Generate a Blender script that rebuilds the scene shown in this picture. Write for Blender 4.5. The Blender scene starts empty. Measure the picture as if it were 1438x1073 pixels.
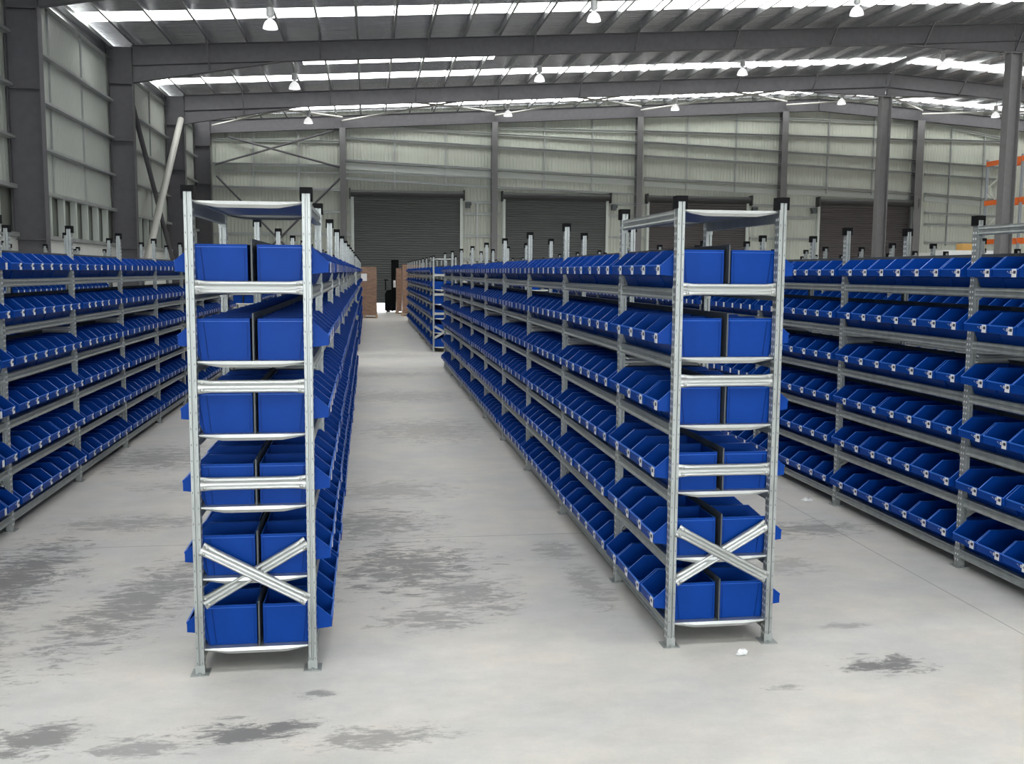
import bpy, math, random
import numpy as np
from mathutils import Vector, Matrix
random.seed(7)
SC = bpy.context.scene
COL = SC.collection
PI = math.pi

# ------------------------------------------------------------------ camera
F, PITCH, YAW, ROLL, CH = 1409.32, 0.1088, 0.1427, 0.0074, 2.04
IW, IH = 1438, 1073
fwd = Vector((math.sin(YAW)*math.cos(PITCH), math.cos(YAW)*math.cos(PITCH), -math.sin(PITCH)))
r0 = Vector((math.cos(YAW), -math.sin(YAW), 0))
u0 = r0.cross(fwd)
RT = math.cos(ROLL)*r0 + math.sin(ROLL)*u0
UP = math.cos(ROLL)*u0 - math.sin(ROLL)*r0
CAM = Vector((0, 0, CH))
cd = bpy.data.cameras.new('camera'); cam = bpy.data.objects.new('camera', cd); COL.objects.link(cam)
cd.sensor_fit = 'HORIZONTAL'; cd.sensor_width = 36.0; cd.lens = F/IW*36.0
cd.clip_start = 0.05; cd.clip_end = 400
m = Matrix.Identity(4)
for i in range(3):
    m[i][0] = RT[i]; m[i][1] = UP[i]; m[i][2] = -fwd[i]; m[i][3] = CAM[i]
cam.matrix_world = m
SC.camera = cam

def proj(P):
    d = Vector(P) - CAM
    z = d.dot(fwd)
    return (IW/2 + F*d.dot(RT)/z, IH/2 - F*d.dot(UP)/z, z)
def at_y(px, py, Y):
    """world point on the plane Y=const seen at a pixel of the photograph (survey helper)"""
    d = fwd + (px-IW/2)/F*RT - (py-IH/2)/F*UP
    return CAM + d*(Y/d.y)

# ------------------------------------------------------------------ materials
def mat(name, col, rough=0.5, metal=0.0, spec=0.5, emit=None, estr=0.0):
    mt = bpy.data.materials.new(name); mt.use_nodes = True
    b = mt.node_tree.nodes['Principled BSDF']
    b.inputs['Base Color'].default_value = (*col, 1)
    b.inputs['Roughness'].default_value = rough
    b.inputs['Metallic'].default_value = metal
    b.inputs['Specular IOR Level'].default_value = spec
    if emit:
        b.inputs['Emission Color'].default_value = (*emit, 1)
        b.inputs['Emission Strength'].default_value = estr
    return mt
def N(nt, kind, **kw):
    n = nt.nodes.new(kind)
    for k, v in kw.items():
        if k.startswith('i_'):
            n.inputs[k[2:].replace('_', ' ')].default_value = v
        else:
            setattr(n, k, v)
    return n
def math_node(nt, op, a, b=None, c=None, clamp=False):
    n = nt.nodes.new('ShaderNodeMath'); n.operation = op; n.use_clamp = clamp
    for i, v in enumerate((a, b, c)):
        if v is None: continue
        if isinstance(v, (int, float)): n.inputs[i].default_value = v
        else: nt.links.new(v, n.inputs[i])
    return n.outputs[0]
def noisy(mt, scale, amount, stretch=(1, 1, 1), bump=0.0, bscale=None, detail=4, rough_amt=0.0):
    """multiplies the base colour by a noise of +-amount; optional bump"""
    nt = mt.node_tree; b = nt.nodes['Principled BSDF']
    tc = N(nt, 'ShaderNodeTexCoord'); mp = N(nt, 'ShaderNodeMapping')
    mp.inputs['Scale'].default_value = stretch
    nt.links.new(tc.outputs['Object'], mp.inputs['Vector'])
    nz = N(nt, 'ShaderNodeTexNoise'); nz.inputs['Scale'].default_value = scale; nz.inputs['Detail'].default_value = detail
    nt.links.new(mp.outputs[0], nz.inputs['Vector'])
    mr = N(nt, 'ShaderNodeMapRange'); mr.inputs['From Min'].default_value = .3; mr.inputs['From Max'].default_value = .7
    mr.inputs['To Min'].default_value = 1-amount; mr.inputs['To Max'].default_value = 1+amount
    nt.links.new(nz.outputs[0], mr.inputs['Value'])
    vm = N(nt, 'ShaderNodeVectorMath', operation='SCALE')
    vm.inputs[0].default_value = b.inputs['Base Color'].default_value[:3]
    nt.links.new(mr.outputs[0], vm.inputs['Scale'])
    nt.links.new(vm.outputs[0], b.inputs['Base Color'])
    if rough_amt:
        r = b.inputs['Roughness'].default_value
        m2 = N(nt, 'ShaderNodeMapRange'); m2.inputs['From Min'].default_value = .3; m2.inputs['From Max'].default_value = .7
        m2.inputs['To Min'].default_value = r-rough_amt; m2.inputs['To Max'].default_value = r+rough_amt
        nt.links.new(nz.outputs[0], m2.inputs['Value']); nt.links.new(m2.outputs[0], b.inputs['Roughness'])
    if bump:
        n2 = nz
        if bscale:
            n2 = N(nt, 'ShaderNodeTexNoise'); n2.inputs['Scale'].default_value = bscale; n2.inputs['Detail'].default_value = 6
            nt.links.new(mp.outputs[0], n2.inputs['Vector'])
        bp = N(nt, 'ShaderNodeBump'); bp.inputs['Strength'].default_value = bump; bp.inputs['Distance'].default_value = .05
        nt.links.new(n2.outputs[0], bp.inputs['Height']); nt.links.new(bp.outputs[0], b.inputs['Normal'])
    return mt

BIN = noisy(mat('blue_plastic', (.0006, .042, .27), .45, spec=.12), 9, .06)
RIMGLINT = mat('blue_rim_highlight', (.03, .16, .68), .35, spec=.4)  # lighter blue paints the highlight along the bin rims
TAG = mat('white_card', (.80, .80, .82), .5)
TAGD = mat('tag_print', (.03, .03, .06), .6)
TAGL = mat('tag_pale_print', (.30, .38, .62), .6)
ZINC = noisy(mat('galvanised_steel', (.33, .355, .35), .42, .55), 14, .18, (1, 1, .35), rough_amt=.08)
ZINCB = mat('bright_galvanised_steel', (.47, .49, .485), .36, .75)
LITDOT = mat('lit_hole_dot', (.90, .92, .92), .4, 0)  # white paints the light seen through the punched holes
BLACK = mat('black_plastic', (.006, .006, .007), .6, 0, .08)
BINSHADE = mat('blue_slot_shade', (.0008, .022, .14), .5, 0, .1)  # navy paints the shade inside the moulded side grooves
DGREY = noisy(mat('dull_steel_sheet', (.075, .085, .09), .5, .3), 6, .12)
PAINT = noisy(mat('grey_primer_paint', (.105, .104, .114), .6, 0, .25), 5, .08)
PAINT2 = noisy(mat('lighter_grey_column_paint', (.17, .17, .175), .55, 0, .3), 5, .06)
GIRT = noisy(mat('galvanised_girt', (.40, .42, .42), .4, .5), 3, .08)
GIRTB = mat('new_galvanised_girt', (.50, .53, .51), .45, .2)
PURL = noisy(mat('galvanised_purlin', (.50, .51, .52), .24, .85), 3, .1)
PIPE = mat('pale_pipe_paint', (.50, .50, .47), .5, .1)
CURT = mat('charcoal_roller_slats', (.080, .088, .088), .5, .1)
CURTB = mat('brown_grey_roller_slats', (.075, .068, .070), .5, .1)
DRUM = mat('dark_drum_cover', (.03, .033, .033), .5)
GUIDE = mat('pale_door_guide', (.52, .56, .53), .5, .2)
DADO = noisy(mat('pale_precast_concrete', (.62, .64, .61), .7), 2, .06)
CARD = noisy(mat('wrapped_brown_carton', (.25, .145, .095), .32, spec=.6), 5, .22, (1, 1, 3), bump=.4, bscale=9)
CARDY = mat('yellow_carton', (.62, .36, .10), .6)
WRAP = mat('white_stretch_wrap', (.75, .77, .78), .35)
WOOD = noisy(mat('raw_pallet_wood', (.42, .30, .19), .7), 8, .2, (1, 6, 1))
ORANGE = mat('orange_paint', (.85, .17, .03), .45)
RUPR = mat('blue_grey_upright_paint', (.30, .34, .38), .5, .2)
TRUCK = mat('black_truck_paint', (.006, .007, .008), .6, 0, .08)
LAMPM = mat('white_lamp_dome', (.85, .86, .86), .3, emit=(1, 1, 1), estr=.9)
LAMPG = mat('pale_lamp_housing', (.70, .71, .72), .4, .2)
SKY = mat('daylit_fibreglass', (.8, .8, .8), .4, emit=(1.0, 1.0, .97), estr=9.0)

# corrugated light cladding: vertical ribs by bump
def cladding(name, col, axis, period):
    mt = mat(name, col, .45, 0, .4); nt = mt.node_tree; b = nt.nodes['Principled BSDF']
    tc = N(nt, 'ShaderNodeTexCoord'); sp = N(nt, 'ShaderNodeSeparateXYZ'); nt.links.new(tc.outputs['Object'], sp.inputs[0])
    s = math_node(nt, 'SINE', math_node(nt, 'MULTIPLY', sp.outputs[axis], 2*PI/period))
    h = math_node(nt, 'MAXIMUM', s, 0.2)
    bp = N(nt, 'ShaderNodeBump'); bp.inputs['Strength'].default_value = .9; bp.inputs['Distance'].default_value = .02
    nt.links.new(h, bp.inputs['Height']); nt.links.new(bp.outputs[0], b.inputs['Normal'])
    nz = N(nt, 'ShaderNodeTexNoise'); nz.inputs['Scale'].default_value = .7; nt.links.new(tc.outputs['Object'], nz.inputs['Vector'])
    mr = N(nt, 'ShaderNodeMapRange'); mr.inputs['To Min'].default_value = .93; mr.inputs['To Max'].default_value = 1.06
    nt.links.new(nz.outputs[0], mr.inputs['Value'])
    vm = N(nt, 'ShaderNodeVectorMath', operation='SCALE'); vm.inputs[0].default_value = col
    nt.links.new(mr.outputs[0], vm.inputs['Scale']); nt.links.new(vm.outputs[0], b.inputs['Base Color'])
    return mt
CLADX = cladding('pale_ribbed_cladding_end', (.50, .53, .47), 0, .17)
CLADY = cladding('pale_ribbed_cladding_side', (.47, .50, .465), 1, .25)
LOUV = mat('grey_infill_sheet', (.16, .17, .15), .5)

# wrinkled foil under the roof
FOIL = mat('wrinkled_silver_foil', (.42, .42, .44), .26, .9)
nt = FOIL.node_tree; b = nt.nodes['Principled BSDF']
tc = N(nt, 'ShaderNodeTexCoord'); mp = N(nt, 'ShaderNodeMapping'); mp.inputs['Scale'].default_value = (.5, 3.0, 1)
nt.links.new(tc.outputs['Object'], mp.inputs['Vector'])
nz = N(nt, 'ShaderNodeTexNoise'); nz.inputs['Scale'].default_value = 2.2; nz.inputs['Detail'].default_value = 6; nz.inputs['Roughness'].default_value = .6
nt.links.new(mp.outputs[0], nz.inputs['Vector'])
bp = N(nt, 'ShaderNodeBump'); bp.inputs['Strength'].default_value = 1.0; bp.inputs['Distance'].default_value = .35
nt.links.new(nz.outputs[0], bp.inputs['Height']); nt.links.new(bp.outputs[0], b.inputs['Normal'])

# concrete floor: pale mottled slab, stains with their own outlines, saw-cut joints
FLOOR = mat('stained_concrete', (.55, .54, .51), .42, 0, .5)
nt = FLOOR.node_tree; b = nt.nodes['Principled BSDF']
tc = N(nt, 'ShaderNodeTexCoord'); OB = tc.outputs['Object']
sp = N(nt, 'ShaderNodeSeparateXYZ'); nt.links.new(OB, sp.inputs[0])
def noise(scale, detail=5, rough=.6, stretch=(1, 1, 1), dist=0):
    mp = N(nt, 'ShaderNodeMapping'); mp.inputs['Scale'].default_value = stretch; nt.links.new(OB, mp.inputs['Vector'])
    n = N(nt, 'ShaderNodeTexNoise'); n.inputs['Scale'].default_value = scale; n.inputs['Detail'].default_value = detail
    n.inputs['Roughness'].default_value = rough; n.inputs['Distortion'].default_value = dist
    nt.links.new(mp.outputs[0], n.inputs['Vector']); return n.outputs[0]
blobs = [(-1.42, 6.3, .26, .85, .8, -.25), (-2.35, 6.9, .3, .75, .9, 0), (0.02, 8.05, .42, .42, .75, 0), (.27, 6.85, .42, .50, .95, 0),
         (.62, 6.2, .24, .36, .7, 0), (.36, 5.75, .24, .16, .7, 0), (-.55, 4.38, .28, .10, 1, 0), (-.98, 4.30, .20, .08, .7, 0),
         (.02, 4.27, .26, .09, .7, 0), (-1.45, 4.42, .18, .14, .9, -.2), (-.28, 4.76, .07, .045, .8, 0), (2.7, 4.76, .19, .10, 1, 0),
         (2.03, 4.55, .07, .035, .7, 0), (1.35, 7.1, .16, .22, .5, 0), (1.42, 6.3, .10, .40, .5, 0), (3.45, 7.5, .45, .2, .65, 0),
         (-1.9, 8.3, .45, .22, .6, 0), (-2.3, 11.2, .5, .6, .7, 0), (.2, 9.3, .5, .35, .45, 0), (.75, 12.9, .7, .8, .5, 0),
         (.5, 16.5, .9, .7, .5, 0), (.4, 20.0, .9, .5, .5, 0), (2.72, 5.35, .12, .05, .5, 0), (-2.15, 5.6, .18, .4, .6, 0), (2.9, 6.6, .2, .2, .4, 0),
         (-1.6, 9.7, .5, .25, .4, 0), (.5, 24.5, 1.2, .7, .5, 0)]
wn = math_node(nt, 'SUBTRACT', noise(5.5, 9, .74, (1, 2.2, 1), .6), .5)
wn2 = math_node(nt, 'SUBTRACT', noise(26, 6, .85, (.35, 1.3, 1)), .5)
warp = math_node(nt, 'ADD', math_node(nt, 'MULTIPLY', wn, 5.4), math_node(nt, 'MULTIPLY', wn2, 3.2))
tot = None
for (cx, cy, rx, ry, am, sh) in blobs:
    dx = math_node(nt, 'DIVIDE', math_node(nt, 'ADD', math_node(nt, 'SUBTRACT', sp.outputs[0], cx), math_node(nt, 'MULTIPLY', math_node(nt, 'SUBTRACT', sp.outputs[1], cy), sh)), rx*1.2)
    dy = math_node(nt, 'DIVIDE', math_node(nt, 'SUBTRACT', sp.outputs[1], cy), ry*1.2)
    d = math_node(nt, 'SQRT', math_node(nt, 'ADD', math_node(nt, 'MULTIPLY', dx, dx), math_node(nt, 'MULTIPLY', dy, dy)))
    v = math_node(nt, 'MULTIPLY', math_node(nt, 'SUBTRACT', 1.0, math_node(nt, 'ADD', d, warp)), 1.6, clamp=True)
    # keep the stain local whatever the warp says
    v = math_node(nt, 'MULTIPLY', v, math_node(nt, 'MULTIPLY', math_node(nt, 'SUBTRACT', 1.9, d), 1.5, clamp=True))
    v = math_node(nt, 'MULTIPLY', v, am*.9)
    tot = v if tot is None else math_node(nt, 'MAXIMUM', tot, v)
big = noise(.55, 6, .6); mid = noise(3.0, 8, .72, (1, 1.6, 1)); fine = noise(60, 3, .7)
lum = math_node(nt, 'ADD', .56, math_node(nt, 'ADD', math_node(nt, 'MULTIPLY', big, .22), math_node(nt, 'ADD', math_node(nt, 'MULTIPLY', mid, .46), math_node(nt, 'MULTIPLY', fine, .12))))
cr = N(nt, 'ShaderNodeMix', data_type='RGBA'); cr.inputs[6].default_value = (.56, .56, .545, 1); cr.inputs[7].default_value = (.64, .605, .555, 1)
ctint = math_node(nt, 'MULTIPLY', math_node(nt, 'SUBTRACT', noise(1.1, 6, .7), .42), 4, clamp=True)
nt.links.new(ctint, cr.inputs[0])
sc1 = N(nt, 'ShaderNodeVectorMath', operation='SCALE'); nt.links.new(cr.outputs[2], sc1.inputs[0]); nt.links.new(lum, sc1.inputs['Scale'])
st = N(nt, 'ShaderNodeMix', data_type='RGBA'); nt.links.new(tot, st.inputs[0]); nt.links.new(sc1.outputs[0], st.inputs[6]); st.inputs[7].default_value = (.15, .148, .15, 1)
# joints
jy = math_node(nt, 'LESS_THAN', math_node(nt, 'ABSOLUTE', math_node(nt, 'SUBTRACT', sp.outputs[1], 7.58)), .0045)
jx = math_node(nt, 'LESS_THAN', math_node(nt, 'ABSOLUTE', math_node(nt, 'SUBTRACT', sp.outputs[0], 3.70)), .0035)
j = math_node(nt, 'MULTIPLY', math_node(nt, 'MAXIMUM', jy, jx), .75)
st2 = N(nt, 'ShaderNodeMix', data_type='RGBA'); nt.links.new(j, st2.inputs[0]); nt.links.new(st.outputs[2], st2.inputs[6]); st2.inputs[7].default_value = (.13, .125, .12, 1)
nt.links.new(st2.outputs[2], b.inputs['Base Color'])
rg = math_node(nt, 'ADD', .30, math_node(nt, 'MULTIPLY', mid, .3)); nt.links.new(rg, b.inputs['Roughness'])
bp = N(nt, 'ShaderNodeBump'); bp.inputs['Strength'].default_value = .12; bp.inputs['Distance'].default_value = .01
nt.links.new(mid, bp.inputs['Height']); nt.links.new(bp.outputs[0], b.inputs['Normal'])

# ------------------------------------------------------------------ mesh builder
class MB:
    def __init__(s): s.v = []; s.f = []; s.m = []
    def poly(s, pts, mi=0):
        n = len(s.v); s.v += [tuple(p) for p in pts]; s.f.append(tuple(range(n, n+len(pts)))); s.m.append(mi)
    def box(s, x0, x1, y0, y1, z0, z1, mi=0):
        n = len(s.v)
        s.v += [(x0, y0, z0), (x1, y0, z0), (x1, y1, z0), (x0, y1, z0), (x0, y0, z1), (x1, y0, z1), (x1, y1, z1), (x0, y1, z1)]
        for q in ((0, 3, 2, 1), (4, 5, 6, 7), (0, 1, 5, 4), (1, 2, 6, 5), (2, 3, 7, 6), (3, 0, 4, 7)):
            s.f.append(tuple(n+i for i in q)); s.m.append(mi)
    def bar(s, p, q, w, h, mi=0, up=(0, 0, 1)):
        p, q = Vector(p), Vector(q); d = (q-p).normalized(); u = Vector(up)
        a = d.cross(u)
        if a.length < 1e-4: a = d.cross(Vector((1, 0, 0)))
        a.normalize(); u = a.cross(d)
        n = len(s.v)
        for c in (p, q):
            for sx, sz in ((-1, -1), (1, -1), (1, 1), (-1, 1)):
                s.v.append(tuple(c + a*sx*w/2 + u*sz*h/2))
        for qd in ((0, 3, 2, 1), (4, 5, 6, 7), (0, 1, 5, 4), (1, 2, 6, 5), (2, 3, 7, 6), (3, 0, 4, 7)):
            s.f.append(tuple(n+i for i in qd)); s.m.append(mi)
    def tube(s, p, q, r, seg=10, mi=0, r2=None):
        p, q = Vector(p), Vector(q); d = (q-p).normalized(); r2 = r if r2 is None else r2
        a = d.cross(Vector((0, 0, 1)))
        if a.length < 1e-4: a = Vector((1, 0, 0))
        a.normalize(); u = a.cross(d); n = len(s.v)
        for c, rr in ((p, r), (q, r2)):
            for i in range(seg):
                t = 2*PI*i/seg; s.v.append(tuple(c + a*math.cos(t)*rr + u*math.sin(t)*rr))
        for i in range(seg):
            k = (i+1) % seg; s.f.append((n+i, n+k, n+seg+k, n+seg+i)); s.m.append(mi)
        s.f.append(tuple(n+i for i in range(seg))[::-1]); s.m.append(mi)
        s.f.append(tuple(n+seg+i for i in range(seg))); s.m.append(mi)
    def prism(s, prof, ax, a0, a1, mi=0, cap=True):
        """extrude closed 2D profile along axis ax (0,1,2); profile axes are the other two in order"""
        n = len(s.v); k = len(prof)
        def mk(p, a):
            o = [0, 0, 0]; oth = [i for i in range(3) if i != ax]; o[ax] = a; o[oth[0]] = p[0]; o[oth[1]] = p[1]; return tuple(o)
        s.v += [mk(p, a0) for p in prof] + [mk(p, a1) for p in prof]
        for i in range(k):
            j = (i+1) % k; s.f.append((n+i, n+j, n+k+j, n+k+i)); s.m.append(mi)
        if cap:
            s.f.append(tuple(range(n, n+k))[::-1]); s.m.append(mi); s.f.append(tuple(range(n+k, n+2*k))); s.m.append(mi)
    def lathe(s, prof, seg=20, mi=0):
        n = len(s.v)
        for r, z in prof:
            for i in range(seg): s.v.append((r*math.cos(2*PI*i/seg), r*math.sin(2*PI*i/seg), z))
        for a in range(len(prof)-1):
            for i in range(seg):
                k = (i+1) % seg; s.f.append((n+a*seg+i, n+a*seg+k, n+(a+1)*seg+k, n+(a+1)*seg+i)); s.m.append(mi)
    def add(s, o, M=None):
        n = len(s.v)
        s.v += [tuple(M @ Vector(p)) for p in o.v] if M else list(o.v)
        s.f += [tuple(n+i for i in q) for q in o.f]; s.m += o.m
    def mesh(s, name, mats, smooth=False):
        me = bpy.data.meshes.new(name); me.from_pydata(s.v, [], s.f)
        for mm in (mats if isinstance(mats, (list, tuple)) else [mats]): me.materials.append(mm)
        me.polygons.foreach_set('material_index', s.m)
        if smooth: me.polygons.foreach_set('use_smooth', [True]*len(s.f))
        me.update(); return me
def link(name, data, parent=None, loc=(0, 0, 0), rz=0.0):
    o = bpy.data.objects.new(name, data); COL.objects.link(o)
    if parent is not None: o.parent = parent
    o.location = loc
    if rz: o.rotation_euler = (0, 0, rz)
    return o
def tag(o, label=None, cat=None, group=None, kind=None):
    if label: o['label'] = label
    if cat: o['category'] = cat
    if group: o['group'] = group
    if kind: o['kind'] = kind
    return o
def obj(name, mb, mats, parent=None, loc=(0, 0, 0), smooth=False):
    return link(name, mb.mesh(name, mats, smooth), parent, loc)

# ================================================================== BUILDING SHELL
XW = -8.45           # left cladding
XRID = 24.0          # ridge
XE = 56.4            # right side
YN, YB = -14.0, 52.5
SL = .0635
def zroof(x, dz=0): return 11.40 - SL*abs(x-XRID) + dz

f_ = MB(); f_.box(XW, XE, YN, YB+.25, -.3, 0)
tag(obj('floor', f_, FLOOR), kind='structure')
ap = MB(); ap.box(XW-20, XE+20, YB+.25, YB+45, -.35, -.05)
tag(obj('floor_outside', ap, DADO), kind='structure')

# ceiling: foil-lined sheeting between the fibreglass strips
sky = [(-9.2, -8.0), (-3.0, -1.8), (3.0, 4.2), (9, 10.2), (14.4, 15.6), (19.6, 20.8), (26.0, 27.1), (32.25, 33.40), (42.75, 43.95), (50.7, 51.7)]
cuts = [YN]
for a, b_ in sky: cuts += [a, b_]
cuts.append(YB+.25)
ce = MB()
def slab(mb, x0, x1, y0, y1, t=.05, dz=.26, mi=0):
    mb.prism([(x0, zroof(x0, dz)), (x1, zroof(x1, dz)), (x1, zroof(x1, dz)+t), (x0, zroof(x0, dz)+t)], 1, y0, y1, mi)
segs = []
for i in range(0, len(cuts), 2): segs.append((cuts[i], cuts[i+1]))
for a, b_ in segs:
    if a < 39.75 < b_:
        # a short extra strip near the left eave interrupts this length of sheeting
        for (x0, x1, y0, y1) in ((XW-.1, -2.4, a, b_), (-2.4, 5.0, a, 39.75), (-2.4, 5.0, 40.75, b_), (5.0, XRID, a, b_), (XRID, XE, a, b_)):
            slab(ce, x0, x1, y0, y1)
    else:
        slab(ce, XW-.1, XRID, a, b_); slab(ce, XRID, XE, a, b_)
ceil = tag(obj('ceiling', ce, FOIL), kind='structure')
wn_ = 0
for a, b_ in sky+[(39.75, 40.75)]:
    wn_ += 1; s_ = MB()
    if a == 39.75: slab(s_, -2.4, 5.0, a, b_, .03)
    else:
        slab(s_, XW-.1, XRID-.35, a, b_, .03); slab(s_, XRID+.35, XE, a, b_, .03)
    tag(obj('window_%d' % wn_, s_, SKY), kind='structure')
rc = MB()
for a, b_ in sky: slab(rc, XRID-.35, XRID, a, b_); slab(rc, XRID, XRID+.35, a, b_)
tag(obj('trim_1', rc, FOIL), kind='structure')
# purlins (Z section) as parts of the ceiling
pm = MB()
pm.prism([(-.035, .25), (-.035, .235), (-.004, .235), (-.004, .015), (-.004, 0), (.07, 0), (.07, .03), (.062, .03), (.062, .012), (.004, .012), (.004, .25)], 1, YN, YB-.05)
pmesh = pm.mesh('purlin', PURL)
px = -7.6; pxs = []
while px < 55:
    pxs.append(px); link('purlin', pmesh, ceil, (px, 0, zroof(px, 0.005))); px += 1.215
px = None

# ---- side wall (left)
frames = [-3.1, 6.6, 16.25, 25.9, 35.6, 45.1, 52.2]
wl = MB()
wl.box(XW-.12, XW, YN, YB, 4.0, 9.55)
wallL = tag(obj('wall_left', wl, CLADY), kind='structure')
lv = MB(); lv.box(XW-.10, XW-.03, YN, YB, 2.8, 4.0); obj('infill_sheet', lv, LOUV, wallL)
dd = MB(); dd.box(XW-.16, XW+.10, YN, YB, 0, 2.80); obj('precast_panel', dd, DADO, wallL)
for i in range(len(frames)-1):
    y0, y1 = frames[i]+.16, frames[i+1]-.16
    if i < 2: continue
    for z in (7.56, 6.35, 5.14):
        g = MB(); g.prism([(XW, z-.02), (XW+.2, z-.02), (XW+.2, z+.05), (XW+.185, z+.05), (XW+.185, z), (XW, z)], 1, y0, y1); obj('girt', g, GIRT, wallL)
    for z in (4.0, 2.86):
        g = MB(); g.prism([(XW, z-.05), (XW+.2, z-.05), (XW+.2, z+.05), (XW, z+.05)], 1, y0, y1); obj('window_rail', g, GIRT, wallL)
    e = MB(); e.prism([(XW, 8.86), (XW+.22, 8.86), (XW+.22, 8.88), (XW+.02, 8.90), (XW+.02, 9.20), (XW+.22, 9.22), (XW+.22, 9.24), (XW, 9.24)], 1, y0, y1); obj('eave_strut', e, PURL, wallL)
    for t in (1/3, 2/3):
        yy = y0+(y1-y0)*t; g = MB(); g.box(XW, XW+.05, yy-.03, yy+.03, 4.05, 8.86); obj('bridging_strip', g, GIRT, wallL)
    n = max(3, int(round((y1-y0)/1.15)))
    for k in range(1, n):
        yy = y0+(y1-y0)*k/n; g = MB(); g.box(XW, XW+.16, yy-.07, yy+.07, 2.91, 3.95); obj('window_stud', g, GUIDE, wallL)

# ---- far end wall with four roller doors
doors = [(-.745, 4.82), (7.045, 12.54), (14.75, 20.27), (24.32, 29.79)]
DTOP = 5.95
wb = MB()
xs = [XW]
for a, c in doors: xs += [a, c]
xs.append(XE)
for i in range(0, len(xs), 2): wb.box(xs[i], xs[i+1], YB, YB+.12, 0, DTOP)
top = [(XW, DTOP), (XE, DTOP), (XE, zroof(XE, .25)), (XRID, zroof(XRID, .25)), (XW, zroof(XW, .25))]
wb.prism(top, 1, YB, YB+.12)
wallB = tag(obj('wall_back', wb, CLADX), kind='structure')
for i in range(0, len(xs), 2):
    dd = MB(); dd.box(xs[i]+.12, xs[i+1]-.12, YB-.06, YB, 0, 2.55 if i < 8 else 3.3); obj('precast_panel', dd, DADO, wallB)
# unseen wall added behind the camera, its doorway shaped to narrow the daylight
wf = MB(); DX0, DX1, DZ = -5.0, 7.0, 6.5
wf.box(XW, DX0, YN-.12, YN, 0, DZ); wf.box(DX1, XE, YN-.12, YN, 0, DZ); wf.prism([(XW, DZ), (XE, DZ), (XE, zroof(XE, .3)), (XRID, zroof(XRID, .3)), (XW, zroof(XW, .3))], 1, YN-.12, YN)
tag(obj('wall_front', wf, CLADX), kind='structure')
# right side wall, out of the frame
wr = MB(); wr.box(XE, XE+.12, YN, YB, 0, zroof(XE, .3)); tag(obj('wall_right', wr, CLADY), kind='structure')

# girts of the end wall, surveyed: (x0,y0,x1,y1,height m, depth m, bright?)
G = [
 (298, 195.5, 478, 199, .10, .16, 1), (298, 229.5, 478, 233, .10, .18, 0), (302, 239, 478, 243, .05, .12, 0), (298, 262, 478, 266.5, .10, .18, 0), (298, 295, 490, 298, .10, .18, 0), (298, 328, 493, 329, .10, .18, 0),
 (513, 178, 692, 188, .09, .16, 1), (485, 193.5, 692, 206, .09, .16, 0), (485, 225, 692, 238, .08, .18, 0), (485, 233, 692, 245, .30, .10, 1), (485, 241.5, 692, 250, .06, .18, 0), (485, 250.5, 692, 263, .08, .18, 0),
 (654, 284, 703, 284.5, .10, .18, 0), (650, 300, 703, 300.5, .10, .18, 0), (650, 331, 703, 331.5, .10, .18, 0), (650, 364, 703, 364, .10, .18, 0),
 (699, 180, 897, 185, .10, .16, 1), (699, 188.5, 897, 200, .09, .16, 1), (699, 207, 897, 219, .10, .18, 0), (699, 238, 897, 250, .08, .18, 0), (699, 245, 897, 257, .28, .10, 1), (699, 263, 897, 273, .08, .18, 0),
 (857, 286.5, 907, 287.5, .10, .18, 0), (853, 303, 907, 303.5, .10, .18, 0), (853, 333, 907, 334, .10, .18, 0),
 (905, 162, 1097, 167.5, .12, .16, 1), (905, 184.5, 1097, 190.5, .09, .16, 0), (905, 200, 1097, 213.5, .10, .18, 0), (905, 219.5, 1097, 231.5, .10, .18, 0), (905, 250.5, 1097, 261, .10, .18, 0), (905, 258, 1097, 270, .26, .10, 1),
 (1055, 288, 1146, 290, .10, .18, 0), (1053, 304, 1146, 306, .10, .18, 0), (1053, 335, 1146, 336, .10, .18, 0),
 (1106, 167, 1288, 174.5, .10, .16, 1), (1106, 190.5, 1288, 197, .09, .16, 0), (1106, 214, 1288, 226, .10, .18, 0), (1106, 231.5, 1288, 243.5, .10, .18, 0), (1106, 260.5, 1288, 272, .10, .18, 0), (1106, 269, 1288, 278, .26, .10, 1),
 (1299, 171, 1425, 199, .10, .16, 1), (1299, 196, 1425, 200, .09, .16, 0), (1299, 227.5, 1425, 237, .10, .18, 0), (1299, 245, 1425, 254, .10, .18, 0), (1299, 272, 1425, 283, .08, .18, 0), (1299, 279, 1425, 290, .26, .10, 1), (1299, 299, 1425, 305, .10, .18, 0), (1299, 315, 1425, 318, .10, .18, 0), (1299, 340.5, 1425, 342, .10, .18, 0),
]
for (a, b1, c, d, hh, dep, br) in G:
    P, Q = at_y(a, b1, YB-.1), at_y(c, d, YB-.1)
    g = MB()
    for (zz, h1, dp) in ((0, hh, dep*.3), (hh/2, .025, dep), (-hh/2, .025, dep*.8)):
        g.prism([(P.x, P.z+zz-h1/2), (Q.x, Q.z+zz-h1/2), (Q.x, Q.z+zz+h1/2), (P.x, P.z+zz+h1/2)], 1, YB-dp, YB)
    obj('girt', g, GIRTB if br else GIRT, wallB)
for (a, y0, y1) in ((355, 185, 262), (419, 180, 262), (554, 177, 262), (626, 174, 262), (765, 168, 266), (833, 165, 268), (967, 157, 268), (1036, 153, 270), (1166, 152, 272), (1230, 155, 274), (1338, 178, 345), (1384, 190, 345), (670, 286, 372)):
    P, Q = at_y(a, y0, YB-.1), at_y(a, y1, YB-.1)
    g = MB(); g.box(P.x-.035, P.x+.035, YB-.11, YB, Q.z, P.z); obj('bridging_strip', g, GIRT, wallB)
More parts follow.
